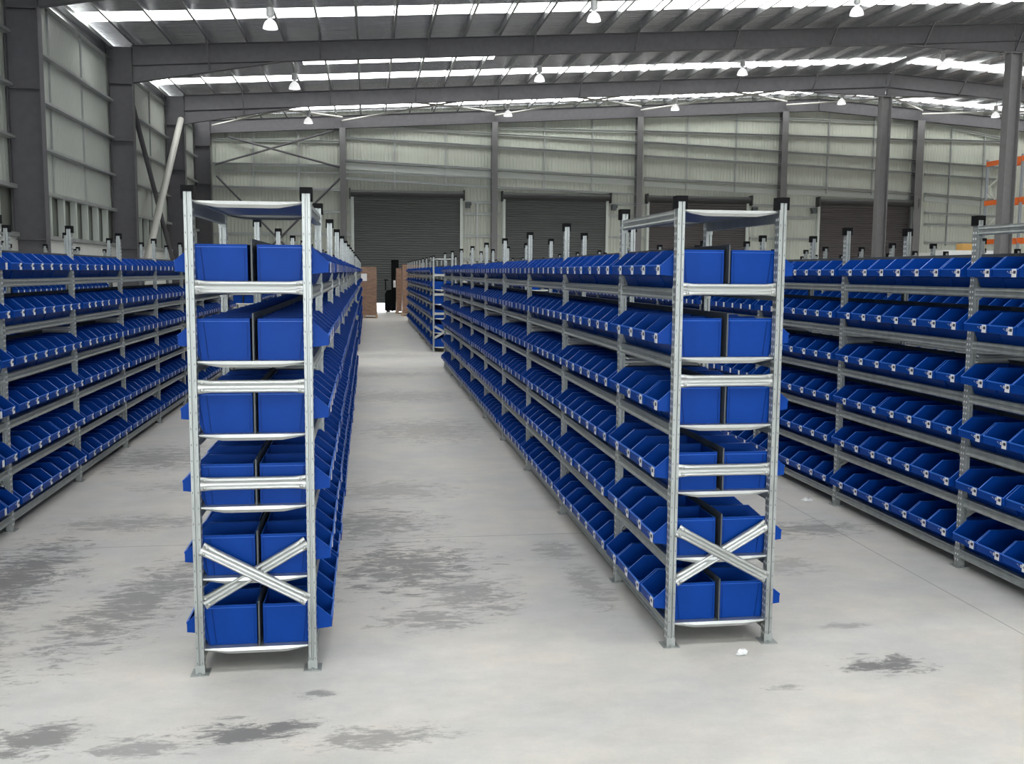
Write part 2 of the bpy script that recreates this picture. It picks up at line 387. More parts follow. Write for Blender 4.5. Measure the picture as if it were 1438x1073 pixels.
# end wall columns
cols = [(-1.2, .30), (6.5, .30), (14.15, .30), (22.1, .34), (29.85, .42), (38.0, .3), (46.0, .3)]
for i, (x, w) in enumerate(cols):
    c = MB(); z1 = zroof(x)-.62
    c.box(x-w/2, x+w/2, YB-.50, YB-.47, 0, z1); c.box(x-w/2, x+w/2, YB-.09, YB-.06, 0, z1); c.box(x-.02, x+.02, YB-.47, YB-.09, 0, z1)
    c.box(x-w/2-.08, x+w/2+.08, YB-.58, YB-.02, 0, .03)
    if x < 35:
        nm = ['left of the first roller door', 'between the first and second roller doors', 'between second and third roller doors', 'between third and fourth roller doors', 'right of the fourth roller door'][i]
        tag(obj('steel_column', c, PAINT2), 'grey steel column on the far end wall %s' % nm, 'column', 'steel columns of the far end wall')
# corner portal column + braces and a shadow bar on first end-wall bay
def rod(name, px0, px1, Y, r, material, parent):
    P, Q = at_y(*px0, Y), at_y(*px1, Y); g = MB(); g.tube(P, Q, r, 8); return obj(name, g, material, parent)
for a, c in (((302, 231), (477, 181)), ((320, 192), (477, 235)), ((478, 250), (375, 352)), ((304, 247), (405, 350))):  # second bar is a cast shadow modelled as a rod
    rod('brace_and_shadow_rod', a, c, YB-.3, .05, PAINT, wallB)

# roller doors
for i, (a, c) in enumerate(doors):
    d = bpy.data.objects.new('door_%d' % (i+1), None); COL.objects.link(d); d.location = ((a+c)/2, YB, 0); tag(d, kind='structure')
    hw = (c-a)/2; zb = .47 if i == 0 else .02
    cu = MB(); prof = []; z = zb; k = 0
    while z < DTOP-.08:
        prof += [(0.0, z), (-.028, z+.03), (-.028, z+.085), (0, z+.115)]; z += .12
    prof += [(.03, z), (.03, zb)]
    cu.prism(prof, 0, -hw+.05, hw-.05, cap=False)
    if i == 0: cu.box(-hw+.05, hw-.05, -.05, .03, zb-.06, zb+.02)
    o = link('door_curtain', cu.mesh('door_curtain', CURT if i < 2 else CURTB), d, (0, -.03, 0))
    dr = MB(); dr.tube((-hw-.08, -.28, DTOP+.02), (hw+.08, -.28, DTOP+.02), .17, 14)
    link('door_drum', dr.mesh('door_drum', DRUM), d)
    for s in (-1, 1):
        br = MB(); br.box(s*(hw+.12)-.03, s*(hw+.12)+.03, -.50, 0, DTOP-.25, DTOP+.27); link('drum_bracket', br.mesh('drum_bracket', DRUM), d)
        gd = MB(); gd.box(s*hw-.07, s*hw+.07, -.16, -.08, 0, DTOP-.1); gd.box(s*(hw+.02)-.08, s*(hw+.02)+.05, -.08, .0, 0, DTOP)
        link('door_guide', gd.mesh('door_guide', GUIDE), d)
    mo = MB(); s = -1 if i == 3 else 1
    mo.box(s*(hw+.32)-.12, s*(hw+.32)+.12, -.36, -.12, DTOP-.62, DTOP-.42); mo.tube((s*(hw+.2), -.25, DTOP-.4), (s*(hw+.5), -.25, DTOP-.4), .09, 10)
    link('door_motor', mo.mesh('door_motor', DGREY), d)
    chn = MB()
    for dx in (.22, .36): chn.tube((s*(hw+dx), -.2, 1.2), (s*(hw+dx), -.2, DTOP-.5), .012, 6)
    link('pull_chain', chn.mesh('pull_chain', GUIDE), d)

# ---- portal frames
def portal_column(x_out, x_in, y, z1, hw=.16):
    c = MB(); x0, x1 = x_out, x_in
    c.box(x0, x0+.02, y-hw, y+hw, 0, z1); c.box(x1-.02, x1, y-hw, y+hw, 0, z1-.0); c.box(x0+.02, x1-.02, y-.012, y+.012, 0, z1)
    for z in (2.75, 6.3, 8.15): c.box(x0+.02, x1-.02, y-hw*.85, y-.012, z-.012, z+.012)
    c.box(x0-.02, x1+.06, y-hw-.05, y+hw+.05, 0, .04)
    return c
fl = {16.25: 'nearest', 25.9: 'first', 35.6: 'second', 45.1: 'third', 52.2: 'corner'}
cl = {25.9: 'deep grey steel portal column nearest the camera on the left wall',
      35.6: 'deep grey steel portal column on the left wall before the crossed brace pipes',
      45.1: 'grey steel portal column on the left wall behind the crossed brace pipes',
      52.2: 'grey steel portal column in the far left corner'}
for y in frames:
    if y < 16: continue
    o = obj('portal_column', portal_column(XW+.04, -7.65, y, zroof(-8)-.02), PAINT)
    tag(o, cl.get(y, 'grey steel portal column on the left wall beside the camera'), 'column', 'portal columns of the left wall')
rl = {25.9: 'grey steel roof beam just showing at the top left corner of the photo', 35.6: 'long grey steel roof beam crossing just below the top edge of the photo',
      45.1: 'long grey steel roof beam resting on the free-standing column', 52.2: 'grey steel roof beam along the top of the far end wall'}
for y in frames[3:]:
    rb = MB(); X0 = -7.64
    hc = y in (25.9, 35.6, 45.1)
    def dep(x):
        d = .64
        if y != 52.2 and x < -2.7: d = .64 + .56*(-2.7-x)/(4.95)
        if hc and abs(x-XRID) < 5: d = .64 + .42*(1-abs(x-XRID)/5)
        return d
    xx = [X0, -5.2, -2.7, 3, 10, 19, 21.5, 23.98]
    R_ = [24.02, 26.5, 29, 34, 42, XE-.2]
    for part in (xx, R_):
        for a, c in zip(part[:-1], part[1:]):
            za, zc = zroof(a), zroof(c); da, dc = dep(a), dep(c)
            for t0, t1, hw in ((0, .022, .12), (None, None, .012)):
                if t0 is not None:
                    rb.prism([(a, za-.022), (c, zc-.022), (c, zc), (a, za)], 1, y-hw, y+hw)
                    rb.prism([(a, za-da), (c, zc-dc), (c, zc-dc+.022), (a, za-da+.022)], 1, y-hw, y+hw)
                else:
                    rb.prism([(a, za-da+.022), (c, zc-dc+.022), (c, zc-.022), (a, za-.022)], 1, y-hw, y+hw)
            if max(da, dc) > .66:
                rb.prism([(a, za-.64), (c, zc-.64), (c, zc-.62), (a, za-.62)], 1, y-.10, y+.10)
    ro = tag(obj('roof_beam', rb, PAINT), rl[y], 'beam', 'portal roof beams')
    if y in (35.6, 45.1):
        for k in range(2, len(pxs)-14, 3):
            x = pxs[k]
            fb = MB(); d = dep(x); fb.bar((x, y-.06, zroof(x)-d+.03), (x, y-.75, zroof(x)+.04), .05, .05); obj('fly_brace', fb, PAINT, ro)
            fb = MB(); fb.bar((x, y+.06, zroof(x)-d+.03), (x, y+.75, zroof(x)+.04), .05, .05); obj('fly_brace', fb, PAINT, ro)
# free-standing columns under the ridge
for y, lb in ((35.6, 'free-standing grey steel column at the right edge of the photo'), (45.1, 'free-standing grey steel column in front of the fourth roller door')):
    c = MB(); w = .24; x = XRID; z1 = zroof(x)-1.06
    c.box(x-w, x-w+.03, y-.2, y+.2, 0, z1); c.box(x+w-.03, x+w, y-.2, y+.2, 0, z1); c.box(x-w+.03, x+w-.03, y-.02, y+.02, 0, z1)
    c.box(x-.4, x+.4, y-.3, y+.3, 0, .04); c.box(x-.5, x+.5, y-.14, y+.14, z1-.03, z1)
    tag(obj('steel_column', c, PAINT2), lb, 'column')
# crossed brace pipes on the left wall
TP = at_y(254, 168, 44.78); BQ = fwd + (212-IW/2)/F*RT - (342-IH/2)/F*UP; BQ = CAM + BQ*(TP.x/BQ.x)
DQ = (BQ-TP)*min((TP.z-.4)/(TP.z-BQ.z), (TP.y-36.0)/(TP.y-BQ.y)); g = MB(); g.tube(TP, TP+DQ, .13, 14)
tag(obj('brace_pipe', g, PIPE), 'thick pale brace pipe leaning from the third column top to the second column foot', 'pipe')
g = MB(); g.tube((-8.10, 35.95, 9.0), (-8.10, 44.8, 1.8), .09, 12)
tag(obj('brace_pipe', g, PAINT), 'thin dark brace pipe crossing behind the pale one on the left wall', 'pipe')
# roof bracing pipes in the last bay
bx = [-7.5, -1.2, 6.5, 14.15, 22.1, 29.85, 38]
for i in range(6):
    for (xa, xb) in ((bx[i], bx[i+1]), (bx[i+1], bx[i])):
        g = MB(); dz = -.10 if xa < xb else -.28
        g.tube((xa, 45.3, zroof(xa)+dz), (xb, 52.0, zroof(xb)+dz), .045, 8)
        nm = ['above the left corner', 'above the first roller door', 'above the second roller door', 'above the third roller door', 'near the ridge', 'right of the ridge'][i]
        tag(obj('roof_brace_pipe', g, PIPE), 'thin pale roof brace pipe %s, running %s' % (nm, 'away to the right' if xa < xb else 'away to the left'), 'pipe', 'roof brace pipes of the last bay')

# ---- high bay lamps
dome = MB(); dome.lathe([(.205, 0), (.20, .03), (.185, .09), (.15, .17), (.10, .225), (.065, .245), (.055, .25), (.06, .27)], 24)
dome.lathe([(.195, .005), (.18, .09), (.14, .165), (.05, .235), (.0, .24)], 24)
domem = dome.mesh('lamp_dome', LAMPM, True)
hs = MB(); hs.tube((0, 0, .27), (0, 0, .33), .055, 12); hs.tube((0, 0, .33), (0, 0, .56), .105, 16); housem = hs.mesh('lamp_housing', LAMPG)
for (yy, row) in ((29.4, 'front'), (38.75, 'middle'), (47.5, 'rear')):
    for k, x in enumerate((-2.62, 6.54, 14.6, 23.0, 31.2)):
        p = proj((x, yy, zroof(x)-.7))
        if p[0] > 1436 or p[1] < -4: continue
        root = link('high_bay_lamp', None, None, (x, yy, zroof(x)-1.0))
        o = ['first', 'second', 'third', 'fourth', 'fifth'][k]
        tag(root, 'white domed high bay lamp hanging in the %s row, %s from the left' % (row, o), 'lamp', 'high bay lamps under the roof')
        link('lamp_dome', domem, root); link('lamp_housing', housem, root)
        q = min(pxs, key=lambda v: abs(v-x))
        st_ = MB(); st_.tube((0, 0, .56), (q-x, 0, zroof(q)-zroof(x)+1.02), .012, 6); link('lamp_hanger', st_.mesh('lamp_hanger', PURL), root)

# ================================================================== SHELVING
B0, B1, PZ, HW, POST = 1.174, 1.897, .366, .30, 2.43
def sz(k): return .13 + PZ*k
# upright: box profile, white dots painting light through its perforations
up = MB()
wx, wy = .02, .027
up.prism([(-wx, -wy), (-.006, -wy), (-.004, -wy+.008), (.004, -wy+.008), (.006, -wy), (wx, -wy), (wx, wy), (.006, wy), (.004, wy-.008), (-.004, wy-.008), (-.006, wy), (-wx, wy)], 2, .006, POST)
for s in (-1, 1):
    for yy in (-.013, .013):
        z = .05
        while z < POST-.06:
            pts = [(s*(wx+.0012), yy+.0075*math.cos(2*PI*i/6), z+.0095*math.sin(2*PI*i/6)) for i in range(6)]
            up.poly(pts if s > 0 else pts[::-1], 1); z += .04
for s in (-1, 1):
    z = .06
    while z < POST-.06:
        for xx_ in (-.013, .013):
            pts = [(xx_+.002*math.cos(2*PI*i/5), s*(wy+.001), z+.006*math.sin(2*PI*i/5)) for i in range(5)]
            up.poly(pts if s < 0 else pts[::-1], 2)
        z += .08
UPM = up.mesh('upright', [ZINC, LITDOT, DGREY])
cp = MB(); cp.box(-wx-.010, wx+.010, -wy-.010, wy+.010, POST-.0, POST+.016)
cp.box(-wx-.010, -wx-.0005, -wy-.010, wy+.010, POST-.05, POST); cp.box(wx+.0005, wx+.010, -wy-.010, wy+.010, POST-.05, POST)
for q_ in (-1, 1):
    cp.box(-wx-.0005, wx+.0005, min(q_*(wy+.002), q_*(wy+.010)), max(q_*(wy+.002), q_*(wy+.010)), POST-.014, POST)
CAPM = cp.mesh('post_cap', BLACK)
ft = MB(); ft.box(-.045, .045, -.055, .045, 0, .006); ft.tube((.0, -.042, .006), (.0, -.042, .014), .008, 6); ft.box(-wx-.004, wx+.004, -wy-.003, -wy, .006, .05)
FOOTM = ft.mesh('foot_plate', ZINC)
def beam_mesh(L, h=.062):
    g = MB(); x0, x1 = .262, .296
    g.prism([(x0, -h), (x1, -h), (x1+.003, -h+.010), (x1-.006, -h+.020), (x1-.006, -h+.034), (x1+.003, -h+.042), (x1, -h+.052), (x1, 0), (x0, 0)], 1, .028, L-.028)
    # end connectors hooked on the posts
    for y in (.028, L-.032): g.box(x0+.004, x1+.006, y, y+.004, -h-.02, .012)
    return g.mesh('shelf_beam', ZINC)
BEAM = {0: beam_mesh(B0), 1: beam_mesh(B1)}
def shelf_mesh(L, front):
    g = MB(); a = -.014 if front else .004
    g.box(-.258, .258, a, L-.004, -.004, 0)
    for y, s in ((a, 1), (L-.004, -1)):
        # bowed end flange, deeper in the middle, with a rolled rim
        n = 14; top_, bot = [], []
        for i in range(n+1):
            t = i/n; x = -.256+.512*t; d = .012+.020*min(1, 4.5*min(t, 1-t))
            bot.append((x, d)); top_.append(x)
        for i in range(n):
            x0, x1, d0, d1 = top_[i], top_[i+1], bot[i][1], bot[i+1][1]
            g.poly([(x0, y, 0), (x0, y-.004*s, -d0*.5), (x1, y-.004*s, -d1*.5), (x1, y, 0)][::s])
            g.poly([(x0, y-.004*s, -d0*.5), (x0, y+.004*s, -d0), (x1, y+.004*s, -d1), (x1, y-.004*s, -d1*.5)][::s])
            g.poly([(x0, y+.004*s, -d0), (x0, y+.02*s, -d0), (x1, y+.02*s, -d1), (x1, y+.004*s, -d1)][::s])
    return g.mesh('shelf_tray', ZINCB)
SHELF = {(j, fr): shelf_mesh(B1 if j else B0, fr) for j in (0, 1) for fr in (0, 1)}
pn = {}
for j, L in ((0, B0), (1, B1)):
    g = MB(); g.box(-.004, .004, .0, L-.004, 0, .235); pn[j] = g.mesh('divider_panel', DGREY)
def brace_mesh(p, q, w=.074, ends=.05):
    """pressed strip with two bright ridges and crimped ends, from p to q in the XZ plane, face towards -Y"""
    p, q = Vector((p[0], 0, p[1])), Vector((q[0], 0, q[1])); L = (q-p).length; d = (q-p)/L; u = Vector((-d.z, 0, d.x))
    rows = [(-.50, .014), (-.50, -.002), (-.45, -.010), (-.34, -.016), (-.24, -.014), (-.17, .000), (-.08, .003), (.0, .003), (.08, .003), (.17, .000), (.24, -.014), (.34, -.016), (.45, -.010), (.50, -.002), (.50, .014)]
    g = MB(); n = 18; grid = []
    for i in range(n+1):
        t = i/n; s = t*L; e = min(s, L-s); k = min(1, e/ends); k = k*k*(3-2*k)
        ww = w*(1.0 - .16*k) if e > 1e-6 else w; fl_ = .25+.75*k
        grid.append([tuple(p+d*s+u*(a*ww)+Vector((0, bb*fl_, 0))) for a, bb in rows])
    base = len(g.v)
    for rr in grid: g.v += rr
    m_ = len(rows)
    for i in range(n):
        for j_ in range(m_-1):
            a = base+i*m_+j_; g.f.append((a, a+m_, a+m_+1, a+1)); g.m.append(0)
    for s0 in (.022, L-.022):
        for a in (-.25, .25):
            c = p+d*s0+u*(a*w); g.tube(c+Vector((0, -.014, 0)), c, .009, 6)
    me = g.mesh('end_brace', ZINCB, True); return me
BRH = brace_mesh((-.258, 0), (.258, 0))
BRD1 = brace_mesh((-.258, .655), (.258, .372), .070)
BRD2 = brace_mesh((.258, .665), (-.258, .365), .070)

# ---- bins
BD, BH = .348, .205
def bin_builder(w, detail=True):
    g = MB(); t = .004; D = BD
    P = [(0, 0), (D-.108, 0), (D-.080, .064), (D, .073), (D, .124), (D-.095, BH), (0, BH)]
    I = [(t, t), (D-.108-t, t), (D-.080-t, .067), (D-t, .076), (D-t, .124), (D-.095, BH), (t, BH)]
    h = w/2
    for s in (-1, 1):
        y = s*h; yi = s*(h-t)
        pts = [(x, y, z) for x, z in P]; g.poly(pts if s < 0 else pts[::-1], 0)
        if detail or s > 0 or True:
            pts = [(x, yi, z) for x, z in I]; g.poly(pts[::-1] if s < 0 else pts, 0)
    def q(a, b_, prof, hh, flip, mi=0):
        (x0, z0), (x1, z1) = prof[a], prof[b_]
        pts = [(x0, -hh, z0), (x1, -hh, z1), (x1, hh, z1), (x0, hh, z0)]
        g.poly(pts[::-1] if flip else pts, mi)
    for a, b_ in ((0, 1), (1, 2), (2, 3), (3, 4), (6, 0)): q(a, b_, P, h, True)
    for a, b_ in ((0, 1), (1, 2), (2, 3), (3, 4), (6, 0)): q(a, b_, I, h-t, False)
    # rolled rims: side rims along the slope and the top, front and back rims
    rt, ro = .0022, .0015
    for s in (-1, 1):
        ya, yb_ = s*(h-t-ro), s*(h+ro)
        for (a, b_) in ((4, 5), (5, 6)):
            (x0, z0), (x1, z1) = P[a], P[b_]
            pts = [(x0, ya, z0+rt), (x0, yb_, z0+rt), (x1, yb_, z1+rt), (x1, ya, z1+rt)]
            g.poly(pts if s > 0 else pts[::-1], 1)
            if detail:
                g.poly([(x0, yb_, z0+rt), (x0, yb_, z0-.010), (x1, yb_, z1-.010), (x1, yb_, z1+rt)][::-s], 0)
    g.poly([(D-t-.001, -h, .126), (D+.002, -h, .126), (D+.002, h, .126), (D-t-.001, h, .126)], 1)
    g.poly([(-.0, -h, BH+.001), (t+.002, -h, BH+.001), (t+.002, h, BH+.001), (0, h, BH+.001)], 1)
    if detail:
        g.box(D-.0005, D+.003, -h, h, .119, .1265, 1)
        
        for s in (-1, 1):      # slanted moulded slots painted as groove shade, a rim glint, a foot rib
            for (xa, xb, w_) in ((D-.085, D-.066, .003), (D-.125, D-.10, .002)):
                for k in range(1):
                    y0, y1 = sorted((s*h, s*(h+.0022)))
                    g.prism([(xb-.045-w_, .004), (xb-.045+w_, .004), (xa+w_, BH-.014), (xa-w_, BH-.014)], 1, y0, y1, 2)
            y0, y1 = sorted((s*h, s*(h+.0015))); g.box(.004, D-.10, y0, y1, BH-.0125, BH-.0105, 1); g.box(.012, .014, y0, y1, .01, BH-.016, 2); g.box(.006, D-.112, y0, y1, 0, .006)
        g.box(-.0015, 0, -h*.7, h*.7, .02, .026)
    return g
def tag_builder(w, detail=True):
    g = MB(); x = BD+.004; c = w/2*.66
    def pl(y0, y1, z0, z1, dx, mi): g.poly([(x+dx, y0, z0), (x+dx, y1, z0), (x+dx, y1, z1), (x+dx, y0, z1)], mi)
    pl(c-.022, c+.022, .072, .124, 0, 0)
    if detail:
        g.box(x-.003, x-.0002, c-.022, c+.022, .072, .124, 0)
        pl(c-.006, c+.020, .094, .113, .0006, 1)
        pl(c-.016, c-.010, .098, .104, .0006, 1)
        pl(c-.040, c-.026, .094, .112, -.0006, 0); pl(c-.034, c-.030, .098, .108, .0004, 1)
        pl(c-.066, c-.058, .103, .111, -.0006, 2); pl(c-.056, c-.050, .097, .103, -.0006, 2); pl(c-.072, c-.067, .104, .110, -.0006, 2)
    return g
W0, W1 = (B0-.060)/4, (B1-.060)/7
BINM = {0: bin_builder(W0-.010).mesh('storage_bin', [BIN, RIMGLINT, BINSHADE]), 1: bin_builder(W1-.010).mesh('storage_bin', [BIN, RIMGLINT, BINSHADE])}
TAGM = {0: tag_builder(W0).mesh('label_card', [TAG, TAGD, TAGL]), 1: tag_builder(W1).mesh('label_card', [TAG, TAGD, TAGL])}
def to_np(mb):
    v = np.array(mb.v); return v, mb.f, mb.m
low = {}
for j, w in ((0, W0-.010), (1, W1-.010)):
    g = bin_builder(w, False); t_ = tag_builder(w, False)
    n = len(g.v); g.v += t_.v; g.f += [tuple(n+i for i in q) for q in t_.f]; g.m += [2 for _ in t_.m]
    low[j] = to_np(g)

RACKX = lambda k: -.5765 + 2.488*k
# key: (centre x, y0, sides with bins (-1 left,+1 right), near?)
racks = {
 'A': (RACKX(0), 5.095, (-1, 1), True), 'B': (RACKX(1), 5.175, (-1, 1), True), 'C': (RACKX(2), 5.22, (-1, 1), True), 'D': (RACKX(-1), 5.095, (-1, 1), True),
 'F': (RACKX(-2), 5.10, (1,), False), 'G': (RACKX(3), 5.2, (-1,), False), 'H': (RACKX(4), 5.2, (-1,), False),
 'A2': (RACKX(0), 25.62, (-1, 1), False), 'E': (RACKX(1)+.02, 25.62, (-1, 1), False), 'C2': (RACKX(2), 25.62, (-1,), False), 'D2': (RACKX(-1), 25.62, (-1, 1), False), 'G2': (RACKX(3), 25.62, (-1,), False),
}
rlabel = {
 'A': 'near left-centre galvanised shelving row filled with blue bins, braced end facing camera',
 'B': 'near right-centre galvanised shelving row of blue bins, perforated left face lining the aisle',
 'C': 'galvanised shelving row of blue bins along the right edge of the photo',
 'D': 'galvanised shelving row of blue bins along the left edge of the photo',
 'F': 'galvanised shelving row hidden behind the left edge row, its posts showing above',
 'G': 'galvanised shelving row just behind the right edge row, post tops showing above it',
 'H': 'galvanised shelving row two behind the right edge row, only post tops showing',
 'A2': 'distant galvanised shelving row in line behind the near left-centre row',
 'E': 'distant galvanised shelving row with white end cross beyond the near right-centre row',
 'C2': 'distant galvanised shelving row in line behind the right edge row',
 'D2': 'distant galvanised shelving row seen through the near left-centre row',
 'G2': 'distant galvanised shelving row farthest right, seen only by its post tops'}
def bay_y(y0, j): return y0 + (0 if j == 0 else B0+(j-1)*B1)
NB = 9
cand = []      # bins: (score, rack, side, bay, idx, level, x,y,z)
for key, (cx, y0, sides, near) in racks.items():
    root = link('shelving_row', None, None, (cx, y0, 0)); tag(root, rlabel[key], 'shelving', 'rows of galvanised shelving')
    for k in range(NB+1):
        y = bay_y(y0, k)-y0
        for s in (-1, 1):
            u = link('upright', UPM, root, (s*(HW-wx), y, 0))
            if near:
                link('post_cap', CAPM, u); link('foot_plate', FOOTM, u)
            elif k % 1 == 0:
                link('post_cap', CAPM, u)
        if near or k in (0, NB):
            for z in (1.957, 1.468, .98):
                link('end_brace', BRH, root, (0, y-(.017 if k == 0 else .010), z))
            link('cross_brace', BRD1, root, (0, y-(.030 if k == 0 else .012), 0)); link('cross_brace', BRD2, root, (0, y-(.008 if k == 0 else -.012), 0))
    rest = MB()
    for j in range(NB):
        y = bay_y(y0, j)-y0; kk = 0 if j == 0 else 1
        levels = list(range(6)) + ([6] if j == 0 else [])
        for l in levels:
            z = sz(l) if l < 6 else 2.375
            link('shelf_tray', SHELF[(kk, 1 if j == 0 else 0)], root, (0, y, z))
            vis = 1 if cx < 0 else -1
            for s in (-1, 1):
                if s == vis or (j == 0):
                    o = link('shelf_beam', BEAM[kk], root, (0, y if s > 0 else y+(B1 if kk else B0), z), 0 if s > 0 else PI)
                elif near:
                    L = B1 if kk else B0
                    rest.box(min(s*.262, s*.296), max(s*.262, s*.296), y+.028, y+L-.028, z-.06, z)
            if l < 6: link('divider_panel', pn[kk], root, (.012 if key == 'A' else 0, y, z+.0005))
        nb = 4 if kk == 0 else 7; w = W0 if kk == 0 else W1
        for l in range(6):
            for s in sides:
                for i in range(nb):
                    yy = y0+y+.030+w*(i+.5)+random.uniform(-.003, .003)
                    xx = cx+(.012 if key == 'A' else 0)+s*(.014+random.choice((0, 0, .001, .004, .009)))
                    X = xx+s*BD; zz = sz(l)
                    # projected area of the lip + opening, and of the side for the end bins
                    c4 = [proj((X, yy-w/2, zz+.07)), proj((X, yy+w/2, zz+.07)), proj((X-s*.1, yy+w/2, zz+BH)), proj((X-s*.1, yy-w/2, zz+BH))]
                    ar = abs(sum(c4[a][0]*c4[(a+1) % 4][1]-c4[(a+1) % 4][0]*c4[a][1] for a in range(4)))/2
                    px_, py_ = sum(c[0] for c in c4)/4, sum(c[1] for c in c4)/4
                    ok = c4[0][2] > 0 and -5 < px_ < 1450 and py_ < 1080
                    if ok and key == 'C': ok = s < 0 and px_ > 1096
                    elif ok and key == 'D': ok = s > 0 and px_ < 258
                    elif ok and key == 'A':
                        if s < 0: ok = (j == 0 and i == 0)
                    elif ok and key == 'B':
                        if s > 0: ok = (j == 0 and i == 0)
                    elif key not in 'ABCD': ok = False
                    if key in 'AB' and j == 0 and i == 0: ar = 1e6
                    if key == 'A' and s > 0 and j > 0: ar *= .8
                    cand.append((ar if ok else 0, key, s, j, i, l, xx, yy, zz+.0008, kk, random.uniform(-.006, .006)))
    if near and rest.v:
        o = obj('shelf_beam', rest, ZINC, root); o['kind'] = 'stuff'

# the 300 bins that show largest: one object each
cand.sort(key=lambda c: -c[0])
ordw = ['first', 'second', 'third', 'fourth', 'fifth', 'sixth', 'seventh', 'eighth', 'ninth']
lev = ['bottom shelf', 'second shelf', 'third shelf', 'fourth shelf', 'fifth shelf', 'top shelf']
proto = {kk: link('storage_bin', BINM[kk]) for kk in (0, 1)}
pcard = {kk: link('label_card', TAGM[kk], proto[kk]) for kk in (0, 1)}
used = {0: False, 1: False}
for n, (ar, key, s, j, i, l, x, y, z, kk, jit) in enumerate(cand[:300]):
    if not used[kk]: o = proto[kk]; used[kk] = True
    else:
        o = proto[kk].copy(); COL.objects.link(o)
        c = pcard[kk].copy(); COL.objects.link(c); c.parent = o
    o.location = (x, y, z); o.rotation_euler = (0, 0, (0 if s > 0 else PI)+jit)
    nb = 7 if kk else 4
    if key in 'AB':
        rn = 'left centre row' if key == 'A' else 'right centre row'
        sd = 'right' if s > 0 else 'left'
        if j == 0 and i == 0: lb = 'blue bin at the near end, %s, %s side of %s' % (lev[l], sd, rn)
        else: lb = 'blue bin %s in %s bay, %s, %s side of %s' % (ordw[i], ordw[j], lev[l], sd, rn)
    else:
        rn = 'left edge row' if key == 'D' else 'right edge row'
        jj = j-2 if key == 'D' else j-1
        by = 'bay cut by frame' if jj < 0 else ordw[jj]+' full bay'
        lb = 'blue bin %s from far post, %s, %s, %s' % (ordw[nb-1-i], by, lev[l], rn)
    tag(o, lb, 'storage bin', 'blue storage bins on the shelving')
# all the others: one object
V, FL, MI = [], [], []; n = 0
rot = {}
for (ar, key, s, j, i, l, x, y, z, kk, jit) in cand[300:]:
    v, fs, ms = low[kk]
    w = v.copy()
    if s < 0: w[:, 0] *= -1; w[:, 1] *= -1
    w += (x, y, z)
    V.append(w); FL += [tuple(n+q for q in ff) for ff in fs]; MI += ms; n += len(v)
me = bpy.data.meshes.new('storage_bins'); me.from_pydata(np.concatenate(V).tolist(), [], FL)
for mm in (BIN, RIMGLINT, TAG): me.materials.append(mm)
me.polygons.foreach_set('material_index', MI); me.update()
tag(link('storage_bins', me), 'remaining small blue storage bins filling the more distant shelves of every row', 'storage bin', 'blue storage bins on the shelving', 'stuff')

# ================================================================== FAR END OF THE AISLE
def pallet_parts(root, w, d):
    g = MB()
    for k in range(6): g.box(-w/2, w/2, -d/2+k*d/6+.01, -d/2+(k+1)*d/6-.02, .118, .14)
    for x in (-w/2, -.05, w/2-.1): g.box(x, x+.1, -d/2, d/2, .022, .118)
    for k in (0, 2.5, 5): g.box(-w/2, w/2, -d/2+k*d/6+.01, -d/2+(k+1)*d/6-.02, 0, .022)
    link('pallet_base', g.mesh('pallet_base', WOOD), root)
def load(name, x, y, w, d, h, label, m1, white=False):
    root = link(name, None, None, (x, y, 0)); tag(root, label, 'pallet', 'wrapped pallets by the first roller door')
    pallet_parts(root, w, d)
    g = MB(); rows = 5
    for k in range(rows):
        z0, z1 = .141+(h-.141)*k/rows, .141+(h-.141)*(k+1)/rows
        e = .012*((k*7) % 3)
        g.box(-w/2+.02+e, -.004, -d/2+.02+e, d/2-.03, z0+.004, z1); g.box(.004, w/2-.03-e, -d/2+.03, d/2-.02-e, z0+.004, z1)
    g.box(-w/2+.03, w/2-.04, -d/2+.035, d/2-.04, .15, h-.01)
    link('wrapped_cartons', g.mesh('wrapped_cartons', m1), root)
    if white:
        s = MB(); s.box(-.05+w*.0-.08, .20-.08, -d/2-.004, -d/2+.018, h-.62, h-.30); link('paper_sheet', s.mesh('paper_sheet', TAG), root)
    return root
load('pallet_load', -.16, 44.95, 1.16, 1.1, 2.24, 'brown wrapped pallet stack left of the aisle end with a white paper sheet', CARD, True)
load('pallet_load', 2.10, 47.0, 1.12, 1.1, 2.36, 'brown wrapped pallet stack touching the distant row, right of the aisle end', CARD)
load('pallet_load', 1.90, 49.6, 1.12, 1.1, 2.20, 'paler brown wrapped pallet stack behind another, beside the black stacker truck', CARD)
# stacker truck
root = link('stacker_truck', None, None, (1.22, 51.1, 0)); tag(root, 'black stacker truck with a tall mast in front of the first roller door', 'forklift')
g = MB()
for x in (-.06, .22): g.box(x, x+.09, -.30, -.18, .06, 2.60)
g.box(-.06, .31, -.30, -.2, 2.50, 2.62); g.box(-.06, .31, -.29, -.2, 1.4, 1.46); g.box(-.04, .29, -.27, -.22, .3, 2.5)
link('mast', g.mesh('mast', TRUCK), root)
g = MB(); g.prism([(-.38, .08), (.34, .08), (.34, 1.0), (.10, 1.15), (-.28, 1.1), (-.38, .9)], 1, -.18, .45); link('truck_body', g.mesh('truck_body', TRUCK), root)
g = MB(); g.tube((-.34, -.16, 1.1), (-.34, -.10, 1.62), .03, 8); g.tube((-.42, -.1, 1.62), (-.20, -.1, 1.62), .03, 8); link('tiller_arm', g.mesh('tiller_arm', TRUCK), root)
for x in (-.26, .26):
    g = MB(); g.tube((x-.05, .1, .12), (x+.05, .1, .12), .12, 16); link('wheel', g.mesh('wheel', BLACK), root)
for x in (-.2, .2):
    g = MB(); g.box(x-.06, x+.06, -.95, -.28, .05, .10); link('fork', g.mesh('fork', TRUCK), root)
